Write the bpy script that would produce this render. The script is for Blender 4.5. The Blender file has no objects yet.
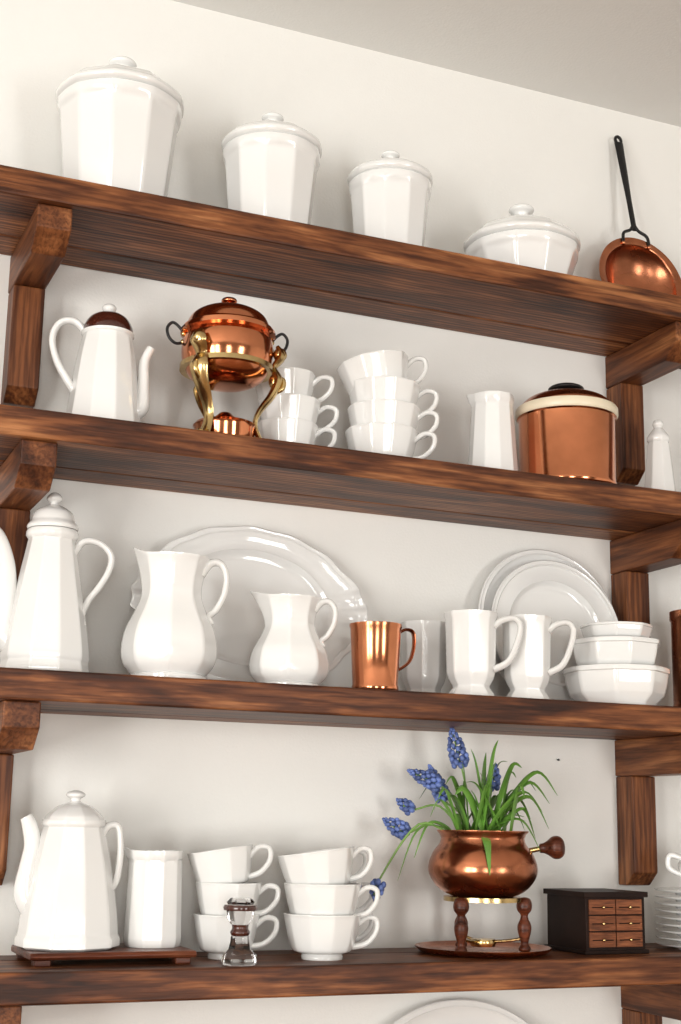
import bpy, math, random, bmesh
from mathutils import Matrix, Vector
random.seed(7)
C=bpy.context.collection
pi=math.pi
# ---------------------------------------------------------------- materials
def newmat(n):
    m=bpy.data.materials.new(n); m.use_nodes=True
    return m, m.node_tree, m.node_tree.nodes['Principled BSDF']
def noise_ramp(nt, scale, vec, cols, detail=4, dist=0.0):
    n=nt.nodes.new('ShaderNodeTexNoise'); n.inputs['Scale'].default_value=scale; n.inputs['Detail'].default_value=detail; n.inputs['Distortion'].default_value=dist
    if vec is not None: nt.links.new(vec,n.inputs['Vector'])
    r=nt.nodes.new('ShaderNodeValToRGB'); nt.links.new(n.outputs['Fac'],r.inputs['Fac'])
    e=r.color_ramp.elements
    e[0].position=cols[0][0]; e[0].color=(*cols[0][1],1); e[1].position=cols[-1][0]; e[1].color=(*cols[-1][1],1)
    for p,c in cols[1:-1]:
        x=e.new(p); x.color=(*c,1)
    return n,r
def simple(n,col,rough=.5,metal=0,coat=0,var=.04,vs=6,bump=0,bs=60,spec=.5,rvar=0):
    m,nt,b=newmat(n)
    tc=nt.nodes.new('ShaderNodeTexCoord')
    lo=tuple(max(0,c*(1-var)) for c in col); hi=tuple(min(1,c*(1+var)) for c in col)
    nz0,r=noise_ramp(nt,vs,tc.outputs['Object'],[(.3,lo),(.7,hi)])
    nt.links.new(r.outputs['Color'],b.inputs['Base Color'])
    b.inputs['Roughness'].default_value=rough; b.inputs['Metallic'].default_value=metal
    if rvar:
        mr=nt.nodes.new('ShaderNodeMapRange'); mr.inputs['From Min'].default_value=.3; mr.inputs['From Max'].default_value=.7
        mr.inputs['To Min'].default_value=rough+rvar; mr.inputs['To Max'].default_value=rough
        nt.links.new(nz0.outputs['Fac'],mr.inputs['Value']); nt.links.new(mr.outputs['Result'],b.inputs['Roughness'])
    b.inputs['Specular IOR Level'].default_value=spec
    b.inputs['Coat Weight'].default_value=coat; b.inputs['Coat Roughness'].default_value=.03
    if bump:
        nz=nt.nodes.new('ShaderNodeTexNoise'); nz.inputs['Scale'].default_value=bs; nt.links.new(tc.outputs['Object'],nz.inputs['Vector'])
        bp=nt.nodes.new('ShaderNodeBump'); bp.inputs['Strength'].default_value=bump; bp.inputs['Distance'].default_value=.002
        nt.links.new(nz.outputs['Fac'],bp.inputs['Height']); nt.links.new(bp.outputs['Normal'],b.inputs['Normal'])
    return m
def wood(n,axis,cols=((.030,.009,.0035),(.095,.028,.009),(.215,.073,.024),(.42,.175,.066)),rough=.46,sc=1.0,ring=.20):
    m,nt,b=newmat(n)
    tc=nt.nodes.new('ShaderNodeTexCoord'); mp=nt.nodes.new('ShaderNodeMapping')
    s=[12*sc]*3; s[axis]=2.0*sc; mp.inputs['Scale'].default_value=s
    nt.links.new(tc.outputs['Object'],mp.inputs['Vector'])
    n1,r1=noise_ramp(nt,1.8,mp.outputs['Vector'],[(.26,cols[0]),(.42,cols[1]),(.57,cols[2]),(.76,cols[3])],detail=8,dist=.8)
    if ring:
        mpw=nt.nodes.new('ShaderNodeMapping'); sw=[1,1,1]; sw[axis]=.12; mpw.inputs['Scale'].default_value=sw; nt.links.new(tc.outputs['Object'],mpw.inputs['Vector'])
        wv=nt.nodes.new('ShaderNodeTexWave'); wv.wave_type='RINGS'; wv.rings_direction='XYZ'[axis]; wv.inputs['Scale'].default_value=34; wv.inputs['Distortion'].default_value=5; wv.inputs['Detail'].default_value=3; wv.inputs['Detail Scale'].default_value=2.5
        nt.links.new(mpw.outputs['Vector'],wv.inputs['Vector'])
        ma=nt.nodes.new('ShaderNodeMath'); ma.operation='MULTIPLY_ADD'; ma.inputs[1].default_value=ring
        mb=nt.nodes.new('ShaderNodeMath'); mb.operation='SUBTRACT'; mb.inputs[1].default_value=ring/2
        nt.links.new(n1.outputs['Fac'],mb.inputs[0]); nt.links.new(wv.outputs['Fac'],ma.inputs[0]); nt.links.new(mb.outputs[0],ma.inputs[2]); nt.links.new(ma.outputs[0],r1.inputs['Fac'])
    mp2=nt.nodes.new('ShaderNodeMapping'); s2=[150*sc]*3; s2[axis]=7*sc; mp2.inputs['Scale'].default_value=s2
    nt.links.new(tc.outputs['Object'],mp2.inputs['Vector'])
    n2,r2=noise_ramp(nt,1.5,mp2.outputs['Vector'],[(.36,(.45,.40,.37)),(.58,(1,1,1))],detail=5,dist=.4)
    mx=nt.nodes.new('ShaderNodeMix'); mx.data_type='RGBA'; mx.blend_type='MULTIPLY'; mx.inputs[0].default_value=.9
    nt.links.new(r1.outputs['Color'],mx.inputs[6]); nt.links.new(r2.outputs['Color'],mx.inputs[7])
    nt.links.new(mx.outputs[2],b.inputs['Base Color']); b.inputs['Roughness'].default_value=rough
    b.inputs['Specular IOR Level'].default_value=.3
    bp=nt.nodes.new('ShaderNodeBump'); bp.inputs['Strength'].default_value=.6; bp.inputs['Distance'].default_value=.001
    nt.links.new(n2.outputs['Fac'],bp.inputs['Height']); nt.links.new(bp.outputs['Normal'],b.inputs['Normal'])
    return m
WX=wood('stained_wood_x',0); WY=wood('stained_wood_y',1,ring=.05); WZ=wood('stained_wood_z',2,ring=.10)
WD=wood('dark_walnut',0,((.03,.008,.004),(.08,.02,.009),(.16,.042,.018),(.22,.07,.03)),.32,2,0)
WDR=wood('drawer_wood',0,((.08,.022,.008),(.16,.05,.018),(.25,.08,.03),(.33,.12,.045)),.5,4,0)
CER=simple('white_glazed_ceramic',(.83,.83,.815),.10,0,.6,.010,4)
CREAM=simple('cream_enamel',(.78,.69,.52),.3)
COP=simple('polished_copper',(.66,.25,.12),.09,1,0,.20,14,.05,40,.5,.10)
COPD=simple('aged_copper',(.42,.155,.078),.18,1,0,.42,16,.10,60,.5,.16)
BRA=simple('antique_brass',(.58,.42,.19),.22,1,0,.3,25,.1,80)
BLK=simple('black_iron',(.012,.011,.011),.4,.3,0,.2,30)
BLW=simple('ebonised_wood',(.014,.006,.004),.5,0,0,.3,30,0,60,.15)
BRN=simple('brown_glaze',(.06,.014,.008),.18,0,.5,.2,20)
SOIL=simple('potting_soil',(.03,.02,.013),.95,0,0,.5,90,.8,200)
LEAF=simple('leaf_green',(.13,.29,.045),.4,0,.1,.4,18)
STEM=simple('stem_green',(.18,.32,.08),.5,0,0,.2,18)
BLU=simple('hyacinth_blue',(.12,.18,.44),.5,0,0,.5,70)
WALL=simple('wall_paint',(.84,.832,.80),.85,0,0,.012,2,.15,240)
WALLF=simple('far_wall_reflection_dark',(.30,.26,.22),.85,0,0,.03,2)  # unseen front wall, darkened to give the copper contrasting reflections
CEIL=simple('ceiling_paint',(.74,.735,.71),.9,0,0,.02,2,.3,200)
FLO=wood('floor_oak',0,((.16,.08,.04),(.26,.14,.07),(.36,.21,.11),(.45,.28,.16)),.4,.4,0)
GLS,_nt,_b=newmat('clear_glass'); _b.inputs['Transmission Weight'].default_value=1; _b.inputs['Roughness'].default_value=.02; _b.inputs['IOR'].default_value=1.45
# ---------------------------------------------------------------- mesh builder
def sp(pts,n=6):
    P=[Vector(p) for p in pts]; out=[]
    for i in range(len(P)-1):
        a=P[max(i-1,0)];b=P[i];c=P[i+1];d=P[min(i+2,len(P)-1)]
        for k in range(n):
            t=k/n
            out.append(.5*((2*b)+(c-a)*t+(2*a-5*b+4*c-d)*t*t+(3*b-a-3*c+d)*t**3))
    out.append(P[-1]); return out
def spp(pts,n=5):
    q=[(p[0],p[1],p[2] if len(p)>2 else 0) for p in pts]
    return [(max(v[0],0),v[1],min(1,max(0,v[2]))) for v in sp(q,n)]
class MB:
    def __init__(s): s.v=[];s.f=[];s.m=[];s.mats=[]
    def mi(s,m):
        if m not in s.mats: s.mats.append(m)
        return s.mats.index(m)
    def add(s,vs,fs,mat,M=None):
        o=len(s.v); i=s.mi(mat)
        for v in vs:
            v=Vector(v); s.v.append((M@v) if M else v)
        for f in fs: s.f.append([o+k for k in f]); s.m.append(i)
    def lathe(s,prof,mat,N=0,M=None,segs=None,sx=1,sy=1,warp=None,ph=0):
        segs=segs or (N*12 if N else 64)
        vs=[];fs=[];rings=[]
        for p in prof:
            r,z=p[0],p[1]; a=p[2] if len(p)>2 else (1 if N else 0)
            if r<1e-6: rings.append([len(vs)]); vs.append((0,0,z)); continue
            ring=[]
            for k in range(segs):
                th=2*pi*k/segs; q=r
                if N:
                    w=2*pi/N; g=math.cos(pi/N)/math.cos((th%w)-pi/N); q=r*(1+a*(g-1))
                x=q*math.cos(th+ph)*sx; y=q*math.sin(th+ph)*sy; zz=z
                if warp: x,y,zz=warp(x,y,zz)
                ring.append(len(vs)); vs.append((x,y,zz))
            rings.append(ring)
        for A,B in zip(rings,rings[1:]):
            if len(A)==1 and len(B)==1: continue
            for k in range(segs):
                k2=(k+1)%segs
                if len(A)==1: fs.append((A[0],B[k2],B[k]))
                elif len(B)==1: fs.append((A[k],A[k2],B[0]))
                else: fs.append((A[k],A[k2],B[k2],B[k]))
        if len(rings[0])>1: fs.append(list(reversed(rings[0])))
        if len(rings[-1])>1: fs.append(rings[-1])
        s.add(vs,fs,mat,M)
    def tube(s,pts,rad,mat,M=None,n=12,ell=(1,1),k=6,up=(0,1,0)):
        P=sp(pts,k) if k>1 else [Vector(p) for p in pts]
        L=len(P); vs=[];fs=[]
        if not isinstance(rad,(list,tuple)): rad=[rad,rad]
        U=Vector(up)
        for i,p in enumerate(P):
            t=(P[min(i+1,L-1)]-P[max(i-1,0)])
            if t.length<1e-9: t=Vector((0,0,1))
            t.normalize()
            b=U-U.dot(t)*t
            if b.length<1e-4: b=t.orthogonal()
            b.normalize(); U=b; c=t.cross(b)
            f=i/(L-1)*(len(rad)-1); j=min(int(f),len(rad)-2); r=rad[j]+(rad[j+1]-rad[j])*(f-j)
            for q in range(n):
                th=2*pi*q/n; vs.append(p+b*math.cos(th)*r*ell[0]+c*math.sin(th)*r*ell[1])
        for i in range(L-1):
            for q in range(n):
                q2=(q+1)%n; fs.append((i*n+q,i*n+q2,(i+1)*n+q2,(i+1)*n+q))
        fs.append(list(range(n))[::-1]); fs.append([(L-1)*n+q for q in range(n)])
        s.add(vs,fs,mat,M)
    def prism(s,poly,x0,x1,mat,M=None):
        n=len(poly); vs=[(x0,y,z) for y,z in poly]+[(x1,y,z) for y,z in poly]
        fs=[list(range(n)),[n+k for k in range(n)][::-1]]+[(k,n+k,n+(k+1)%n,(k+1)%n) for k in range(n)]
        s.add(vs,fs,mat,M)
    def box(s,x0,x1,y0,y1,z0,z1,mat,M=None):
        s.prism([(y0,z0),(y1,z0),(y1,z1),(y0,z1)],x0,x1,mat,M)
    def ball(s,c,r,mat,M=None,sz=1,n=10,segs=14):
        pr=[(r*math.sin(pi*i/n) if 0<i<n else 0, -r*sz*math.cos(pi*i/n)) for i in range(n+1)]
        T_=Matrix.Translation(c); s.lathe(pr,mat,0,(M@T_) if M else T_,segs=segs)
    def obj(s,name,loc=(0,0,0),rz=0,bevel=0,ang=50,smooth=True,rot=None):
        me=bpy.data.meshes.new(name); me.from_pydata([v[:] for v in s.v],[],s.f)
        for m in s.mats: me.materials.append(m)
        me.polygons.foreach_set('material_index',s.m)
        bm=bmesh.new(); bm.from_mesh(me); bmesh.ops.recalc_face_normals(bm,faces=bm.faces); bm.to_mesh(me); bm.free()
        if smooth:
            me.polygons.foreach_set('use_smooth',[True]*len(me.polygons)); me.set_sharp_from_angle(angle=math.radians(ang))
        me.update()
        o=bpy.data.objects.new(name,me); C.objects.link(o); o.location=loc
        o.rotation_euler=rot if rot else (0,0,math.radians(rz))
        if bevel:
            b=o.modifiers.new('bevel','BEVEL'); b.width=bevel; b.segments=2; b.limit_method='ANGLE'
        return o
def T(x=0,y=0,z=0): return Matrix.Translation((x,y,z))
def R(a,ax): return Matrix.Rotation(math.radians(a),4,ax)
Z1,Z2,Z3,Z4,Z5=1.0,.67973,.35217,0.0,-.35
TH=.0381; D=.21125
def phi(x,y): return math.degrees(math.atan2(x+.28946,1.92558+y))
# ---------------------------------------------------------------- room
def boxobj(name,x0,x1,y0,y1,z0,z1,mat,bev=0):
    b=MB(); b.box(x0,x1,y0,y1,z0,z1,mat); return b.obj(name,bevel=bev,smooth=False)
ZC=1.4312; ZF=-1.3
boxobj('wall_back',-2.6,3.4,0,.1,ZF,ZC,WALL)
boxobj('wall_left',-2.7,-2.6,-4.2,.1,ZF,ZC,WALL)
boxobj('wall_right',3.4,3.5,-4.2,.1,ZF,ZC,WALL)
boxobj('wall_front',-2.7,3.5,-4.3,-4.2,ZF,ZC,WALLF)
boxobj('ceiling',-2.7,3.5,-4.3,.1,ZC,ZC+.1,CEIL)
boxobj('floor',-2.7,3.5,-4.3,.1,ZF-.1,ZF,FLO)
# ---------------------------------------------------------------- shelves and brackets
for i,z in enumerate((Z1,Z2,Z3,Z4,Z5)):
    b=MB(); off=(.31,1.27,2.05,.77,1.6)[i]; oy=(.05,.11,-.09,.16,.02)[i]
    b.box(-.62,1.75,-D,-.0735,z-TH,z,WX); b.box(-.62,1.75,-.0715,-.0006,z-TH,z,WX)
    o=b.obj('wooden_shelf',bevel=.0028,smooth=False)
    for v in o.data.vertices: v.co.x-=off; v.co.z-=z-.02; v.co.y-=oy
    o.location=(off,oy,z-.02)
for z in (Z1,Z2,Z3,Z4,Z5):
    zt=z-TH-.0004
    for X0 in (.004,1.0115):
        b=MB(); w=.046
        b.prism([(-.0006,zt),(-.200,zt),(-.200,zt-.032),(-.168,zt-.057),(-.0006,zt-.057)],X0,X0+w,WY)
        b.prism([(-.0006,zt-.0575),(-.046,zt-.0575),(-.046,zt-.205),(-.024,zt-.225),(-.0006,zt-.225)],X0+.001,X0+w-.001,WZ)
        b.obj('shelf_bracket',bevel=.002,smooth=False)
b=MB(); b.lathe([(.0,0),(.001,0),(.001,.003),(.0018,.0032),(.0018,.004),(0,.0045)],BLK,segs=10,M=R(90,'X')); b.obj('wall_nail',(.905,-.0003,.279))
# ---------------------------------------------------------------- canisters
def canister(x,y,Rr,H):
    b=MB(); zr=H-.84*Rr; N=10; p=.2
    b.lathe([(0,0,0),(.74*Rr,0,1),(.78*Rr,.006,1),(.93*Rr,zr-.024,1)]+spp([(.945*Rr,zr-.020,1),(.975*Rr,zr-.013,.4),(.98*Rr,zr-.004,.3)],3)+[(.95*Rr,zr-.002,.2),(0,zr-.002,0)],CER,N,ph=p)
    b.lathe([(0,zr-.001,0)]+spp([(.97*Rr,zr,.35),(1.01*Rr,zr+.003,.35),(1.01*Rr,zr+.008,.35),(.97*Rr,zr+.012,.35)],3)+
        spp([(.95*Rr,zr+.15*Rr,.5),(.82*Rr,zr+.28*Rr,.9),(.52*Rr,zr+.44*Rr,.9),(.22*Rr,zr+.56*Rr,.5),(.12*Rr,zr+.60*Rr,.1)],5)+
        spp([(.11*Rr,zr+.63*Rr,0),(.13*Rr,zr+.67*Rr,0),(.21*Rr,zr+.71*Rr,0),(.21*Rr,zr+.76*Rr,0),(.12*Rr,zr+.82*Rr,0),(0,zr+.84*Rr,0)],4),CER,N,ph=p)
    return b.obj('lidded_canister',(x,y,Z1),rz=-phi(x,y))
canister(.126,-.11,.0910,.247); canister(.358,-.11,.0750,.213); canister(.553,-.11,.0660,.194); canister(.786,-.11,.0925,.151)
# ---------------------------------------------------------------- copper pan with iron handle (leaning)
b=MB()
b.lathe(spp([(0,-.040),(.03,-.038),(.054,-.026),(.070,-.008),(.073,0)],4)+[(.084,.001),(.084,.0035),(.073,.003)]+spp([(.071,.001),(.066,-.009),(.052,-.024),(.03,-.035),(0,-.037)],4),COPD,segs=64)
b.tube([(-.026,.066,.004),(-.024,.088,.006),(-.008,.098,.006),(0,.112,.006)],[.0028,.0028],BLK,up=(0,0,1))
b.tube([(.026,.066,.004),(.024,.088,.006),(.008,.098,.006),(0,.112,.006)],[.0028,.0028],BLK,up=(0,0,1))
b.tube([(0,.098,.006),(0,.16,.006),(0,.22,.006),(0,.280,.006)],[.0055,.0055,.0075,.009],BLK,ell=(.45,1),up=(0,0,1))
b.tube([(0.006*math.cos(a),.286+.008*math.sin(a),.006) for a in [2*pi*i/12 for i in range(13)]],[.0028,.0028],BLK,k=2,up=(0,0,1),n=8)
for sx in(-1,1): b.ball((sx*.026,.069,.004),.004,COP)
al=11
o=b.obj('copper_pan',(1.046,-.064,Z1+.0835*math.cos(math.radians(al))+.0008)); o.matrix_world=T(*o.location)@R(-1,'Y')@R(90-al,'X')
# ---------------------------------------------------------------- white teapot with brown lid
b=MB(); N=10
b.lathe([(0,0,0),(.048,0,.6),(.052,.004,.8)]+spp([(.0525,.012,1),(.049,.045,1),(.042,.105,1),(.0365,.138,1),(.0345,.147,.2)],4)+[(.0365,.149,0),(.0365,.152,0),(0,.153,0)],CER,N)
b.lathe([(0,.152)]+spp([(.0345,.153),(.0335,.161),(.026,.174),(.012,.182),(0,.183)],4),BRN)
b.lathe(spp([(0,.180),(.006,.183),(.010,.189),(.007,.194),(0,.196)],4),CER)
b.tube([(-.026,0,.146),(-.045,0,.166),(-.066,0,.163),(-.075,0,.140),(-.068,0,.110),(-.054,0,.085),(-.040,0,.065)],[.0065,.0065,.006,.006,.006,.007,.008],CER,ell=(1.3,.8))
b.tube([(.034,0,.040),(.050,0,.050),(.052,0,.085),(.052,0,.115),(.060,0,.136)],[.016,.013,.0095,.008,.0065],CER,ell=(1,.9))
b.obj('white_teapot',(.129,-.1,Z2),rz=-13)
# ---------------------------------------------------------------- copper chafing pot on brass stand
b=MB()
b.lathe(spp([(0,.088),(.030,.090),(.052,.102),(.063,.125),(.064,.150),(.060,.162)],5)+[(.067,.164),(.067,.168),(.058,.168),(.058,.160),(0,.16)],COP)
b.lathe([(0,.168),(.064,.1685),(.064,.172)]+spp([(.060,.174),(.052,.190),(.034,.201),(.012,.206)],5)+spp([(.005,.207),(.005,.211),(.011,.214),(.009,.219),(0,.221)],4),COP)
for s in(-1,1):
    b.tube([(s*.060,0,.148),(s*.073,0,.145),(s*.083,0,.153),(s*.086,0,.166),(s*.079,0,.175),(s*.070,0,.170),(s*.062,0,.160)],[.0022,.0022],BLK,n=8)
    b.ball((s*.063,0,.148),.004,BRA);b.ball((s*.063,0,.160),.004,BRA)
for a in (-132,-12,108):
    M=R(a,'Z')
    b.tube([(.070,0,.150),(.076,0,.135),(.066,0,.118),(.072,0,.100),(.064,0,.078),(.048,0,.055),(.042,0,.035),(.050,0,.012),(.060,0,.004),(.066,0,.010)],[.004,.009,.006,.010,.008,.006,.005,.006,.007,.003],BRA,M,n=10,ell=(1.5,.7))
    b.ball((.074,0,.138),.010,BRA,M); b.ball((.069,0,.098),.010,BRA,M,1.3); b.ball((.063,0,.006),.006,BRA,M)
    b.tube([(.062,0,.080),(.078,0,.088),(.080,0,.100),(.074,0,.104)],[.004,.003],BRA,M,n=8)
    b.tube([(.044,0,.036),(.034,0,.030),(.026,0,.026)],[.004,.003],BRA,M,n=8)
b.lathe([(.062,.110),(.066,.110),(.066,.117),(.062,.117)],BRA)
b.lathe([(0,.001),(.040,.001),(.042,.004),(.042,.026),(.044,.030),(.041,.034),(.036,.032),(0,.032)],COP)
b.lathe([(0,.032)]+spp([(.016,.033),(.018,.040),(.012,.046)],4)+[(.008,.050),(0,.052)],COP)
b.obj('copper_chafing_pot',(.292,-.135,Z2),rz=-8)
# ---------------------------------------------------------------- cups
def cup(b,M,Rr,H,hr=0,hs=1.0):
    N=10; w=.0028; F=.65
    b.lathe([(0,.002,0),(.46*Rr,.0,0),(.52*Rr,.0,0),(.53*Rr,.004,0),(.49*Rr,.007,0)]+spp([(.55*Rr,.010,.1),(.74*Rr,.18*H,.5),(.85*Rr,.42*H,F),(.93*Rr,.7*H,F),(.985*Rr,.93*H,F),(Rr,.98*H,.5)],4)+
       [(Rr-.0005,H,.5),(Rr-w,H,.5)]+spp([(.98*Rr-w,.92*H,F),(.85*Rr-w,.42*H,F),(.68*Rr,.17*H,.5),(.4*Rr,.12*H,0),(0,.115*H,0)],4),CER,N,M)
    Mh=M@R(hr,'Z'); q=.036*hs
    b.tube([(.86*Rr,0,.74*H),(.98*Rr+.35*q,0,.92*H),(Rr+.85*q,0,.86*H),(Rr+.80*q,0,.58*H),(Rr+.25*q,0,.34*H),(.76*Rr,0,.27*H)],[.0048,.0042,.0042,.0042,.0042,.005],CER,Mh,n=10,ell=(1.25,.85))
def stack(x,y,z,Rr,H,step,n,tilt=6,name='stacked_teacups',hs=1.0,hr=None,seed=1):
    b=MB(); rr=random.Random(seed)
    for i in range(n):
        M=T(rr.uniform(-.002,.002),0,step*i)
        if i==n-1 and tilt: M=T(-.004,0,step*i+.003)@R(-tilt,'Y')
        cup(b,M,Rr,H,(hr[i] if hr else 0),hs)
    return b.obj(name,(x,y,z),rz=-phi(x,y))
stack(.403,-.09,Z2,.0455,.058,.036,3,3,hs=.75,hr=[0,6,-5])
stack(.543,-.115,Z2,.0545,.060,.035,4,12,hr=[-8,0,5,5],hs=.75)
# ---------------------------------------------------------------- faceted creamers
def tumbler(x,y,z,rb,rt,H,lip=.006,name='ceramic_creamer'):
    b=MB(); N=10
    def wp(X,Y,Zz):
        f=max(0,(Zz/H-.85)/.15)
        a=math.atan2(Y,X); d=abs(abs(a)-pi); g=math.exp(-(d/.35)**2)*f
        return X-lip*g*1.2,Y,Zz+g*lip*.6
    b.lathe([(0,0,0),(rb*.93,0,.8),(rb*.98,.004,1),(rb,.012,1),(rb*.985,.02,1),(rt*1.0,H*.86,1),(rt*.99,H*.90,1),(rt*1.03,H*.915,.5),(rt*1.04,H*.985,.5),(rt*1.03,H,.4),(rt*.97,H,.4),(rt*.94,H*.85,.8),(rb*.9,.02,.8),(0,.012,0)],CER,N,warp=wp)
    return b.obj(name,(x,y,z),rz=-phi(x,y))
tumbler(.725,-.12,Z2,.0386,.0315,.138)
# ---------------------------------------------------------------- copper ice bucket
b=MB()
b.lathe([(0,0),(.071,0),(.075,.003),(.0755,.010),(.0745,.012),(.0745,.114),(.077,.116),(0,.116)],COP,segs=72)
b.lathe([(0,.1165),(.0775,.1165),(.0795,.119),(.0795,.129),(.0775,.132),(0,.132)],CREAM,segs=72)
b.lathe([(0,.132)]+spp([(.073,.132),(.071,.137),(.060,.147),(.040,.155),(.02,.158),(0,.158)],5),COPD,segs=72)
b.lathe([(0,.155)]+spp([(.012,.157),(.012,.160),(.026,.163),(.027,.167),(.018,.171),(0,.172)],3),BLK)
b.obj('copper_ice_bucket',(.852,-.128,Z2),rz=-30)
# ---------------------------------------------------------------- shaker
b=MB()
b.lathe([(0,0,0),(.029,0,1),(.0305,.004,1),(.030,.012,1),(.027,.016,1),(.0185,.100,1),(.0165,.106,1),(.0185,.109,.5),(.0185,.114,.5)]+spp([(.016,.118,0),(.010,.127,0),(.007,.131,0),(.009,.137,0),(.006,.143,0),(0,.145,0)],4),CER,8)
b.obj('pepper_shaker',(1.037,-.11,Z2),rz=-20)
# ---------------------------------------------------------------- tall coffee pot (shelf 3)
b=MB()
b.lathe([(0,0,0),(.053,0,1),(.0575,.003,1),(.0585,.010,1),(.057,.016,1)]+spp([(.056,.020,1),(.0572,.030,1),(.053,.060,1),(.044,.110,1),(.034,.165,1),(.031,.182,1)],4)+[(.0325,.184,.3),(.0345,.187,.3),(.0345,.192,.3),(.033,.195,.3),(0,.195,0)],CER,10)
b.lathe([(0,.195)]+spp([(.033,.196),(.034,.200),(.031,.205)],3)+spp([(.029,.207),(.025,.219),(.014,.227),(.006,.230)],4)+spp([(.005,.233),(.010,.237),(.010,.241),(.005,.246),(0,.247)],4),CER)
b.tube([(.026,0,.158),(.040,0,.182),(.062,0,.182),(.078,0,.166),(.076,0,.145),(.064,0,.122),(.052,0,.105),(.044,0,.085),(.046,0,.070)],[.006,.006,.0055,.0055,.0055,.0055,.0055,.006,.007],CER,ell=(1.4,.8))
b.tube([(-.040,0,.045),(-.054,0,.066),(-.056,0,.105),(-.058,0,.145),(-.068,0,.180),(-.080,0,.195)],[.022,.020,.016,.013,.010,.008],CER,n=16,ell=(.8,1))
b.obj('ceramic_coffee_pot',(.070,-.1,Z3),rz=-11)
# ---------------------------------------------------------------- jugs
def jug(x,y,s,sz,name,lip):
    b=MB()
    def wp(X,Y,Zz):
        f=max(0,min(1,(Zz-.115*sz)/(.053*sz)))**1.3
        a=math.atan2(Y,X); d=abs(abs(a)-pi); g=math.exp(-(d/.55)**2)*f
        back=math.exp(-(a/.5)**2)*f
        return X-lip*s*g+.003*s*back, Y*(1-.25*g), Zz+.012*sz*g
    out=spp([(.050,.010,.3),(.060,.024,.7),(.0635,.043,1),(.059,.070,1),(.047,.096,1),(.040,.116,1),(.040,.136,1),(.044,.156,.8),(.0475,.167,.5)],5)
    P=[(0,0,0),(.047,0,.3),(.052,.002,.3),(.052,.007,.3),(.048,.0095,.3)]+out+[(.0475,.169,.4),(.045,.169,.4)]+spp([(.042,.156,.5),(.037,.118,.8),(.054,.070,.8),(.05,.03,.5),(0,.012,0)],4)
    b.lathe([(p[0]*s,p[1]*sz,p[2]) for p in P],CER,8,warp=wp,segs=96)
    b.tube([(q[0]*s,0,q[1]*sz) for q in [(.038,.146),(.050,.163),(.064,.163),(.072,.147),(.070,.122),(.060,.100),(.050,.090),(.056,.080)]],[.007*s,.007*s,.006*s,.0055*s,.0055*s,.0055*s,.006*s,.003*s],CER,ell=(1.4,.8))
    return b.obj(name,(x,y,Z3),rz=-phi(x,y))
jug(.226,-.137,1.0,.985,'ceramic_pitcher',.006); jug(.396,-.137,.86,.74,'ceramic_milk_jug',.018)
# ---------------------------------------------------------------- plates / platters
def plateprof(Rr,d=.016):
    return [(0,.004,0)]+spp([(.60*Rr,.004,0),(.66*Rr,.006,0),(.70*Rr,.010,.2)],3)+[(.72*Rr,.0125,.5),(.74*Rr,.0115,.5),(.92*Rr,d-.002,1),(.935*Rr,d+.0008,1),(.96*Rr,d,1)]+spp([(.985*Rr,d+.0018,.8),(Rr,d+.0005,.8),(.995*Rr,d-.0015,.8)],3)+[(.72*Rr,.007,.5),(.60*Rr,.0,0),(.57*Rr,0,0),(.56*Rr,.0015,0),(0,.0015,0)]
def lean(b,name,x,y0,z,Ry,al):
    o=b.obj(name,(0,0,0)); o.matrix_world=T(x,y0,z+Ry*math.cos(math.radians(al))+.0015)@R(90-al,'X'); return o
def oval(name,x,y0,z,Rx,Ry,al,scal=.05):
    b=MB()
    def wp(X,Y,Zz):
        a=math.atan2(Y/Ry,X/Rx); rr=math.hypot(X/Rx,Y/Ry)
        e=max(0,abs(math.cos(a))-.86)/.14
        sc=1 if scal else 0
        k=1+scal*(e**.7)*max(0,rr-.7)/.3*(1-.45*abs(math.cos(a*14)))+ sc*.010*math.cos(a*16)*max(0,rr-.85)/.15
        zz=Zz+.006*e*sc*max(0,rr-.8)/.2*abs(math.cos(a*14))
        return X*k,Y*(1+sc*.010*math.cos(a*16)*max(0,rr-.85)/.15),zz
    b.lathe([(p[0],p[1],0) for p in plateprof(1,.018)],CER,0,segs=192,sx=Rx,sy=Ry,warp=wp)
    return lean(b,name,x,y0,z,Ry*1.01,al)
oval('oval_platter',.374,-.0245,Z3,.170,.1215,9,.075)
def rplate(x,y0,Rr,al,N=0):
    b=MB(); b.lathe(plateprof(Rr),CER,N,segs=96); return lean(b,'dinner_plate',x,y0,Z3,Rr,al)
rplate(.872,-.0235,.1285,9)
rplate(.876,-.0385,.1185,9.5)
oval('serving_platter',.715,-.026,Z5,.17,.138,9,.0)
# ---------------------------------------------------------------- copper mug
b=MB()
b.lathe([(0,0),(.031,0),(.0325,.002),(.0325,.008),(.0315,.010),(.0355,.088),(.0368,.091),(.0368,.094),(.0345,.094),(.0335,.088),(.0305,.01),(0,.008)],COP,segs=64)
b.tube([(.033,0,.084),(.045,0,.090),(.056,0,.086),(.057,0,.066),(.050,0,.045),(.033,0,.032)],[.004,.0035],COPD,ell=(1.6,.6))
b.obj('copper_mug',(.515,-.16,Z3),rz=-4)
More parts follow.
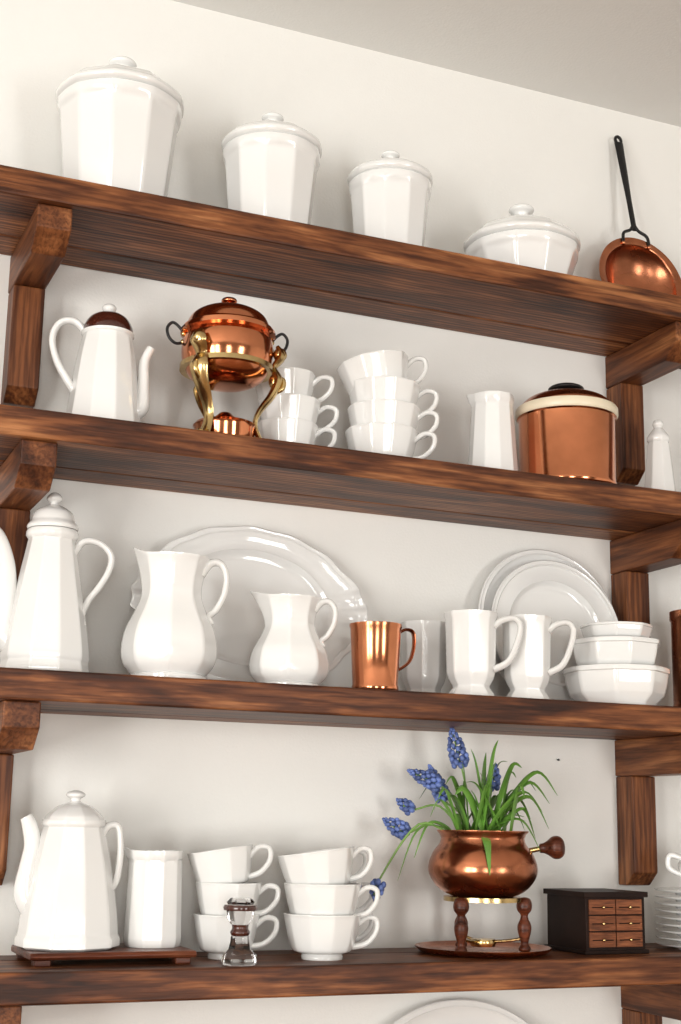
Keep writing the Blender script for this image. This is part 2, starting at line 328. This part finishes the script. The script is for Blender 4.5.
# ---------------------------------------------------------------- white footed mugs
def mug(x,y,Rr,H,rz=None,handle=True):
    b=MB(); N=8
    b.lathe([(0,0,0),(.86*Rr,0,1),(.90*Rr,.003,1),(.86*Rr,.008,1),(.70*Rr,.016,1),(.70*Rr,.019,1),(.84*Rr,.028,1),(.92*Rr,.038,1),(.94*Rr,.06,1),(.98*Rr,H-.010,1),(1.02*Rr,H-.006,.8),(1.02*Rr,H,.7),(.96*Rr,H,.7),(.92*Rr,H-.01,.9),(.84*Rr,.05,.9),(.6*Rr,.03,.5),(0,.028,0)],CER,N)
    if handle: b.tube([(.86*Rr,0,H*.84),(1.2*Rr,0,H*.92),(1.66*Rr,0,H*.94),(1.88*Rr,0,H*.85),(1.76*Rr,0,H*.66),(1.42*Rr,0,H*.44),(.84*Rr,0,H*.34)],[.0064,.006,.0055,.0055,.0055,.006,.007],CER,ell=(1.5,.8),n=12)
    return b.obj('ceramic_mug',(x,y,Z3),rz=-phi(x,y) if rz is None else rz)
mug(.673,-.145,.0378,.124); mug(.766,-.145,.0362,.124); mug(.642,-.055,.036,.118,rz=60,handle=False)
# ---------------------------------------------------------------- bowls
b=MB()
def bowl(M,Rr,H,rb=.72):
    b.lathe([(0,0,0),(rb*.9*Rr,0,.6),(rb*Rr,.001,.8),(rb*1.02*Rr,.006,1)]+spp([(.88*Rr,.3*H,1),(.94*Rr,.6*H,1),(.97*Rr,.86*H,1)],3)+[(1.0*Rr,.88*H,.7),(1.0*Rr,.98*H,.7),(.985*Rr,H,.6),(.95*Rr,H,.6),(.90*Rr,.7*H,.9),(.6*Rr,.15*H,.5),(0,.13*H,0)],CER,8,M)
bowl(T(0,0,0),.080,.058); bowl(T(0,0,.048)@R(20,'Z'),.070,.052); bowl(T(.002,0,.096),.055,.028,.8)
b.obj('stacked_bowls',(.926,-.137,Z3),rz=-34)
b=MB()
b.lathe([(0,0),(.043,0),(.045,.003),(.045,.012),(.044,.014),(.044,.145),(.046,.147),(.046,.160),(.043,.160),(.043,.02),(0,.02)],COPD)
b.tube([(.043,0,.13),(.07,0,.13),(.075,0,.09),(.043,0,.05)],[.005,.005],BRA,ell=(1.5,.6))
b.obj('copper_tankard',(1.096,-.12,Z3),rz=20)
# ---------------------------------------------------------------- shelf 4
b=MB()
b.prism([(-.062,.008),(.062,.008),(.066,.012),(.062,.0165),(-.062,.0165),(-.066,.012)],-.104,.104,WD)
for sx in(-1,1):
    for sy in(-1,1): b.box(sx*.088-.010,sx*.088+.010,sy*.05-.010,sy*.05+.010,.0003,.0085,WD)
b.obj('wooden_trivet',(.166,-.105,Z4),bevel=.0015)
zt=.0168
b=MB()
b.lathe([(0,0,0),(.061,0,1),(.0655,.003,1),(.0655,.012,1),(.063,.016,1)]+spp([(.0625,.018,1),(.059,.050,1),(.051,.095,1),(.042,.135,1),(.0385,.148,1)],4)+[(.040,.150,.4),(.041,.153,.4),(.040,.157,.4),(0,.157,0)],CER,10)
b.lathe([(0,.157,0)]+spp([(.038,.157,.6),(.035,.163,.8),(.022,.174,.8),(.010,.178,.2)],4)+spp([(.006,.181,0),(.007,.184,0),(.012,.187,0),(.011,.191,0),(.004,.194,0),(0,.194,0)],4),CER,10)
b.tube([(-.040,0,.045),(-.054,0,.066),(-.052,0,.098),(-.050,0,.125),(-.056,0,.150),(-.061,0,.160)],[.020,.017,.014,.0115,.010,.008],CER,n=12,ell=(.85,1))
b.tube([(.036,0,.138),(.044,0,.150),(.056,0,.150),(.060,0,.132),(.060,0,.105),(.056,0,.080),(.048,0,.070)],[.006,.006,.0055,.0055,.0055,.0055,.006],CER,ell=(1.4,.8))
b.obj('ceramic_coffee_pot',(.121,-.1,Z4+zt),rz=-12)
tumbler(.231,-.1,Z4+zt,.0372,.0345,.120)
stack(.332,-.1,Z4,.0440,.056,.0405,3,9,hs=.7,hr=[0,5,-6],seed=3)
stack(.454,-.137,Z4,.0525,.058,.039,3,8,hs=.65,hr=[4,-4,2],seed=4)
stack(.501,-.046,Z4,.0365,.058,.038,3,5,hs=.7,hr=[0,0,10],seed=5)
# glass candle holder
b=MB(); S=Matrix.Scale(1.15,4)
b.lathe([(0,0,1),(.019,0,1),(.021,.004,1),(.020,.010,1),(.013,.016,1),(.011,.024,1),(.0105,.030,1),(0,.030,1)],GLS,8,M=S)
b.lathe([(0,.0305)]+spp([(.0095,.0305),(.011,.034),(.009,.038),(.0095,.042)],3)+[(0,.042)],BRN,M=S)
b.lathe([(0,.0425,1),(.011,.0425,1),(.0155,.050,1),(.0165,.057,1),(0,.057,1)],GLS,8,M=S)
b.lathe([(0,.0573),(.0185,.0573),(.0195,.060),(.018,.063),(0,.063)],BRN,M=S)
b.lathe([(0,.0635,1),(.015,.0635,1),(.0165,.066,1),(.012,.0705,1),(0,.071,1)],GLS,8,M=S)
b.obj('glass_candle_holder',(.321,-.184,Z4),rz=0)
# copper planter
b=MB()
b.lathe([(0,.0005)]+[(.075,.0005),(.090,.003),(.096,.008),(.0965,.010),(.094,.010),(.088,.006),(.075,.0035),(0,.0035)],COPD,segs=72)
b.lathe(spp([(0,.074),(.035,.076),(.060,.086),(.075,.104),(.0775,.120),(.071,.138),(.062,.150),(.0595,.158)],5)+[(.062,.164),(.0655,.167),(.0655,.169),(.060,.168),(.056,.158),(.056,.150),(0,.150)],COPD,segs=72)
b.lathe([(0,.1505),(.0562,.1505),(.04,.156),(0,.158)],SOIL)
b.lathe([(.050,.0715),(.056,.0715),(.056,.0775),(.050,.0775)],BRA)
for a in (0,122,238):
    M=R(a,'Z')@T(.058,0,0)
    b.lathe(spp([(0,.004),(.0075,.0045),(.0085,.009),(.0055,.014),(.0065,.020),(.0095,.032),(.0095,.040),(.006,.048),(.0055,.054),(.010,.060),(.011,.068),(.008,.076),(0,.078)],4),WD,M=M,segs=20)
    b.tube([(0,0,.022),(-.025,0,.018),(-.058,0,.016)],[.0022,.0022],BRA,M,n=8)
b.lathe([(0,.010),(.017,.010),(.019,.014),(.017,.020),(0,.020)],BRA)
b.tube([(.058,0,.140),(.076,0,.144),(.086,0,.146)],[.004,.0035],BRA,n=10)
M=T(.080,0,.1455)@R(86,'Y')
b.lathe(spp([(0,0),(.006,.001),(.007,.006),(.010,.012),(.0155,.020),(.0155,.029),(.010,.035),(0,.037)],4),WD,M=M,segs=24)
def P(u,v,oy=0): return ((u-481)*.00140,oy,.168+(831-v)*.00142)
def leaf(tip,base,bend,w=.0066):
    a=Vector(base); c=Vector(tip); m1=a.lerp(c,.35)+Vector((0,0,bend*.9)); m2=a.lerp(c,.72)+Vector((0,0,bend*1.15))
    b.tube([a,m1,m2,c],[w*.6,w*.85,w,w*.85,w*.5,.0004],LEAF,n=6,ell=(1,.20),k=6,up=(random.uniform(-.8,.8),1,random.uniform(-.6,.6)))
tips=[(557,795),(549,803),(541,812),(515,778),(508,760),(497,741),(485,752),(469,750),(524,830),(535,838),(511,800),(463,782),(531,818),(478,772),(453,796),(521,768),(492,786),(442,812),(505,822),(443,786),(460,765),(539,850),(415,800),(523,798),(495,762),(428,818),(436,800),(537,790),(548,828)]
for i,(u,v) in enumerate(tips):
    oy=random.uniform(-.045,.045)
    base=(random.uniform(-.025,.03)+(u-481)*.0003,oy*.5,.152)
    leaf(P(u,v,oy),base,.010+.00048*abs(u-481)*random.uniform(.7,1.1))
for k in range(16):
    u=random.uniform(450,526); v=random.uniform(778,822); oy=random.uniform(-.05,.05)
    leaf(P(u,v,oy),(random.uniform(-.04,.04),oy*.6,.152),random.uniform(.004,.022),.0052)
leaf(P(396,880,-.055),(-.03,-.02,.152),.045,.004); leaf(P(412,858,-.04),(-.03,-.01,.152),.035,.004); leaf(P(487,872,-.085),(0,-.045,.158),.02)
def flower(top,bot,base,bend,r=.011,n=42):
    t=Vector(top); q=Vector(bot); bs=Vector(base)
    b.tube([bs,bs.lerp(q,.5)+Vector((0,0,bend)),q,q.lerp(t,.9)],[.002,.0018,.0014,.001],STEM,n=6,k=6)
    ax=(t-q); L=ax.length; rot=ax.to_track_quat('Z','Y').to_matrix().to_4x4(); M0=T(*q)@rot
    for i in range(n):
        f=i/(n-1); a=i*2.4; rr=r*(.55+.45*math.sin(pi*min(1,f*1.6+.15)) if f<.4 else 1-.95*((f-.4)/.6)**1.5)*.85; s=.0044*(1-.5*f)
        b.ball((rr*math.cos(a),rr*math.sin(a),L*f),s,BLU,M0,1.2,n=5,segs=8)
flower(P(449,728,0),P(459,766,0),(-.005,0,.155),.0,r=.0135,n=50)
flower(P(405,772,-.01),P(436,786,-.01),(-.02,0,.155),.018)
flower(P(426,766,.02),P(441,800,.02),(-.01,.01,.155),.010,r=.012)
flower(P(380,821,-.02),P(404,834,-.02),(-.03,-.01,.155),.020,r=.012,n=36)
flower(P(393,801,.01),P(408,811,.01),(-.02,0,.155),.026,r=.009,n=20)
flower(P(495,764,.02),P(491,788,.02),(.0,.01,.155),.0,r=.010,n=30)
flower(P(374,899,-.06),P(377,881,-.06),(-.035,-.02,.155),.050,r=.010,n=20)
b.obj('hyacinth_planter',(.709,-.112,Z4),rz=-28)
# drawer box
b=MB(); x0,x1,y0,y1=-.050,.050,-.052,.052
b.box(x0,x1,y0,y1,.004,.080,BLW); b.box(x0-.004,x1+.004,y0-.004,y1+.004,0.0005,.006,BLW); b.box(x0-.004,x1+.004,y0-.004,y1+.004,.0785,.086,BLW)
for i in range(3):
    for j in range(2):
        xa=x0+.005+j*.0455; za=.010+i*.0225
        b.box(xa,xa+.0435,y0-.0025,y0+.003,za,za+.0205,WDR)
        b.box(xa+.004,xa+.0395,y0-.0035,y0-.002,za+.009,za+.0105,BLW); b.ball((xa+.0218,y0-.005,za+.010),.0024,BRA,segs=10,n=6)
b.obj('mini_drawer_chest',(.896,-.112,Z4),bevel=.0008)
# saucers stack with sugar bowl
b=MB()
for i in range(9):
    z=.0005+i*.0098
    b.lathe([(0,z),(.038,z),(.040,z+.003),(.069,z+.0065),(.071,z+.0085),(.068,z+.0088),(.038,z+.005),(0,z+.005)],CER)
b.obj('stacked_saucers',(1.074,-.130,Z4))
b=MB()
b.lathe([(0,0),(.022,0),(.024,.003),(.020,.008)]+spp([(.024,.012),(.038,.024),(.040,.036),(.033,.046)],4)+[(.035,.048),(.035,.051)]+spp([(.030,.053),(.018,.062),(.005,.066)],3)+spp([(.004,.068),(.008,.072),(0,.077)],3),CER)
b.tube([(-.034,0,.044),(-.052,0,.048),(-.054,0,.030),(-.036,0,.020)],[.0045,.004],CER)
b.tube([(.034,0,.044),(.052,0,.048),(.054,0,.030),(.036,0,.020)],[.0045,.004],CER)
b.obj('sugar_bowl',(1.082,-.130,Z4+.0885),rz=-30)
# ---------------------------------------------------------------- lights
def area(n,loc,tgt,sx,sy,e,col=(1,1,1)):
    l=bpy.data.lights.new(n,'AREA'); l.shape='RECTANGLE'; l.size=sx; l.size_y=sy; l.energy=e; l.color=col
    o=bpy.data.objects.new(n,l); C.objects.link(o); o.location=loc
    o.rotation_euler=(Vector(tgt)-Vector(loc)).to_track_quat('-Z','Y').to_euler()
area('window_light_left',(-2.5,-1.9,.1),(.7,-.1,.3),.75,1.5,46,(1,.982,.945))
area('window_light_left',(-2.5,-3.0,.1),(.8,-.1,.25),.75,1.5,66,(1,.982,.945))
area('fill_light_front',(-.7,-4.1,0),(.7,0,.2),.7,1.5,34,(1,.985,.955))  # added fill panel behind the camera; narrow so copper reflects vertical stripes
area('fill_light_front',(1.5,-4.1,0),(.9,0,.2),.7,1.5,44,(1,.985,.955))  # second added panel, a stronger fill for the right side
w=bpy.data.worlds.new('world'); w.use_nodes=True; w.node_tree.nodes['Background'].inputs[0].default_value=(.9,.93,1,1); w.node_tree.nodes['Background'].inputs[1].default_value=.6
bpy.context.scene.world=w
bpy.context.scene.view_settings.view_transform='Standard'
# ---------------------------------------------------------------- camera
f,y,pt,ro=1401.10087,0.40073,0.21883,0.01791
fw=Vector((math.sin(y)*math.cos(pt),math.cos(y)*math.cos(pt),math.sin(pt))); r=Vector((math.cos(y),-math.sin(y),0)); up=r.cross(fw)
r2=math.cos(ro)*r+math.sin(ro)*up; u2=-math.sin(ro)*r+math.cos(ro)*up
c=bpy.data.cameras.new('camera'); c.sensor_fit='VERTICAL'; c.sensor_height=36; c.lens=f*36/1024
o=bpy.data.objects.new('camera',c); C.objects.link(o)
o.matrix_world=Matrix(((r2[0],u2[0],-fw[0],-.28946),(r2[1],u2[1],-fw[1],-1.92558),(r2[2],u2[2],-fw[2],.17497),(0,0,0,1)))
bpy.context.scene.camera=o
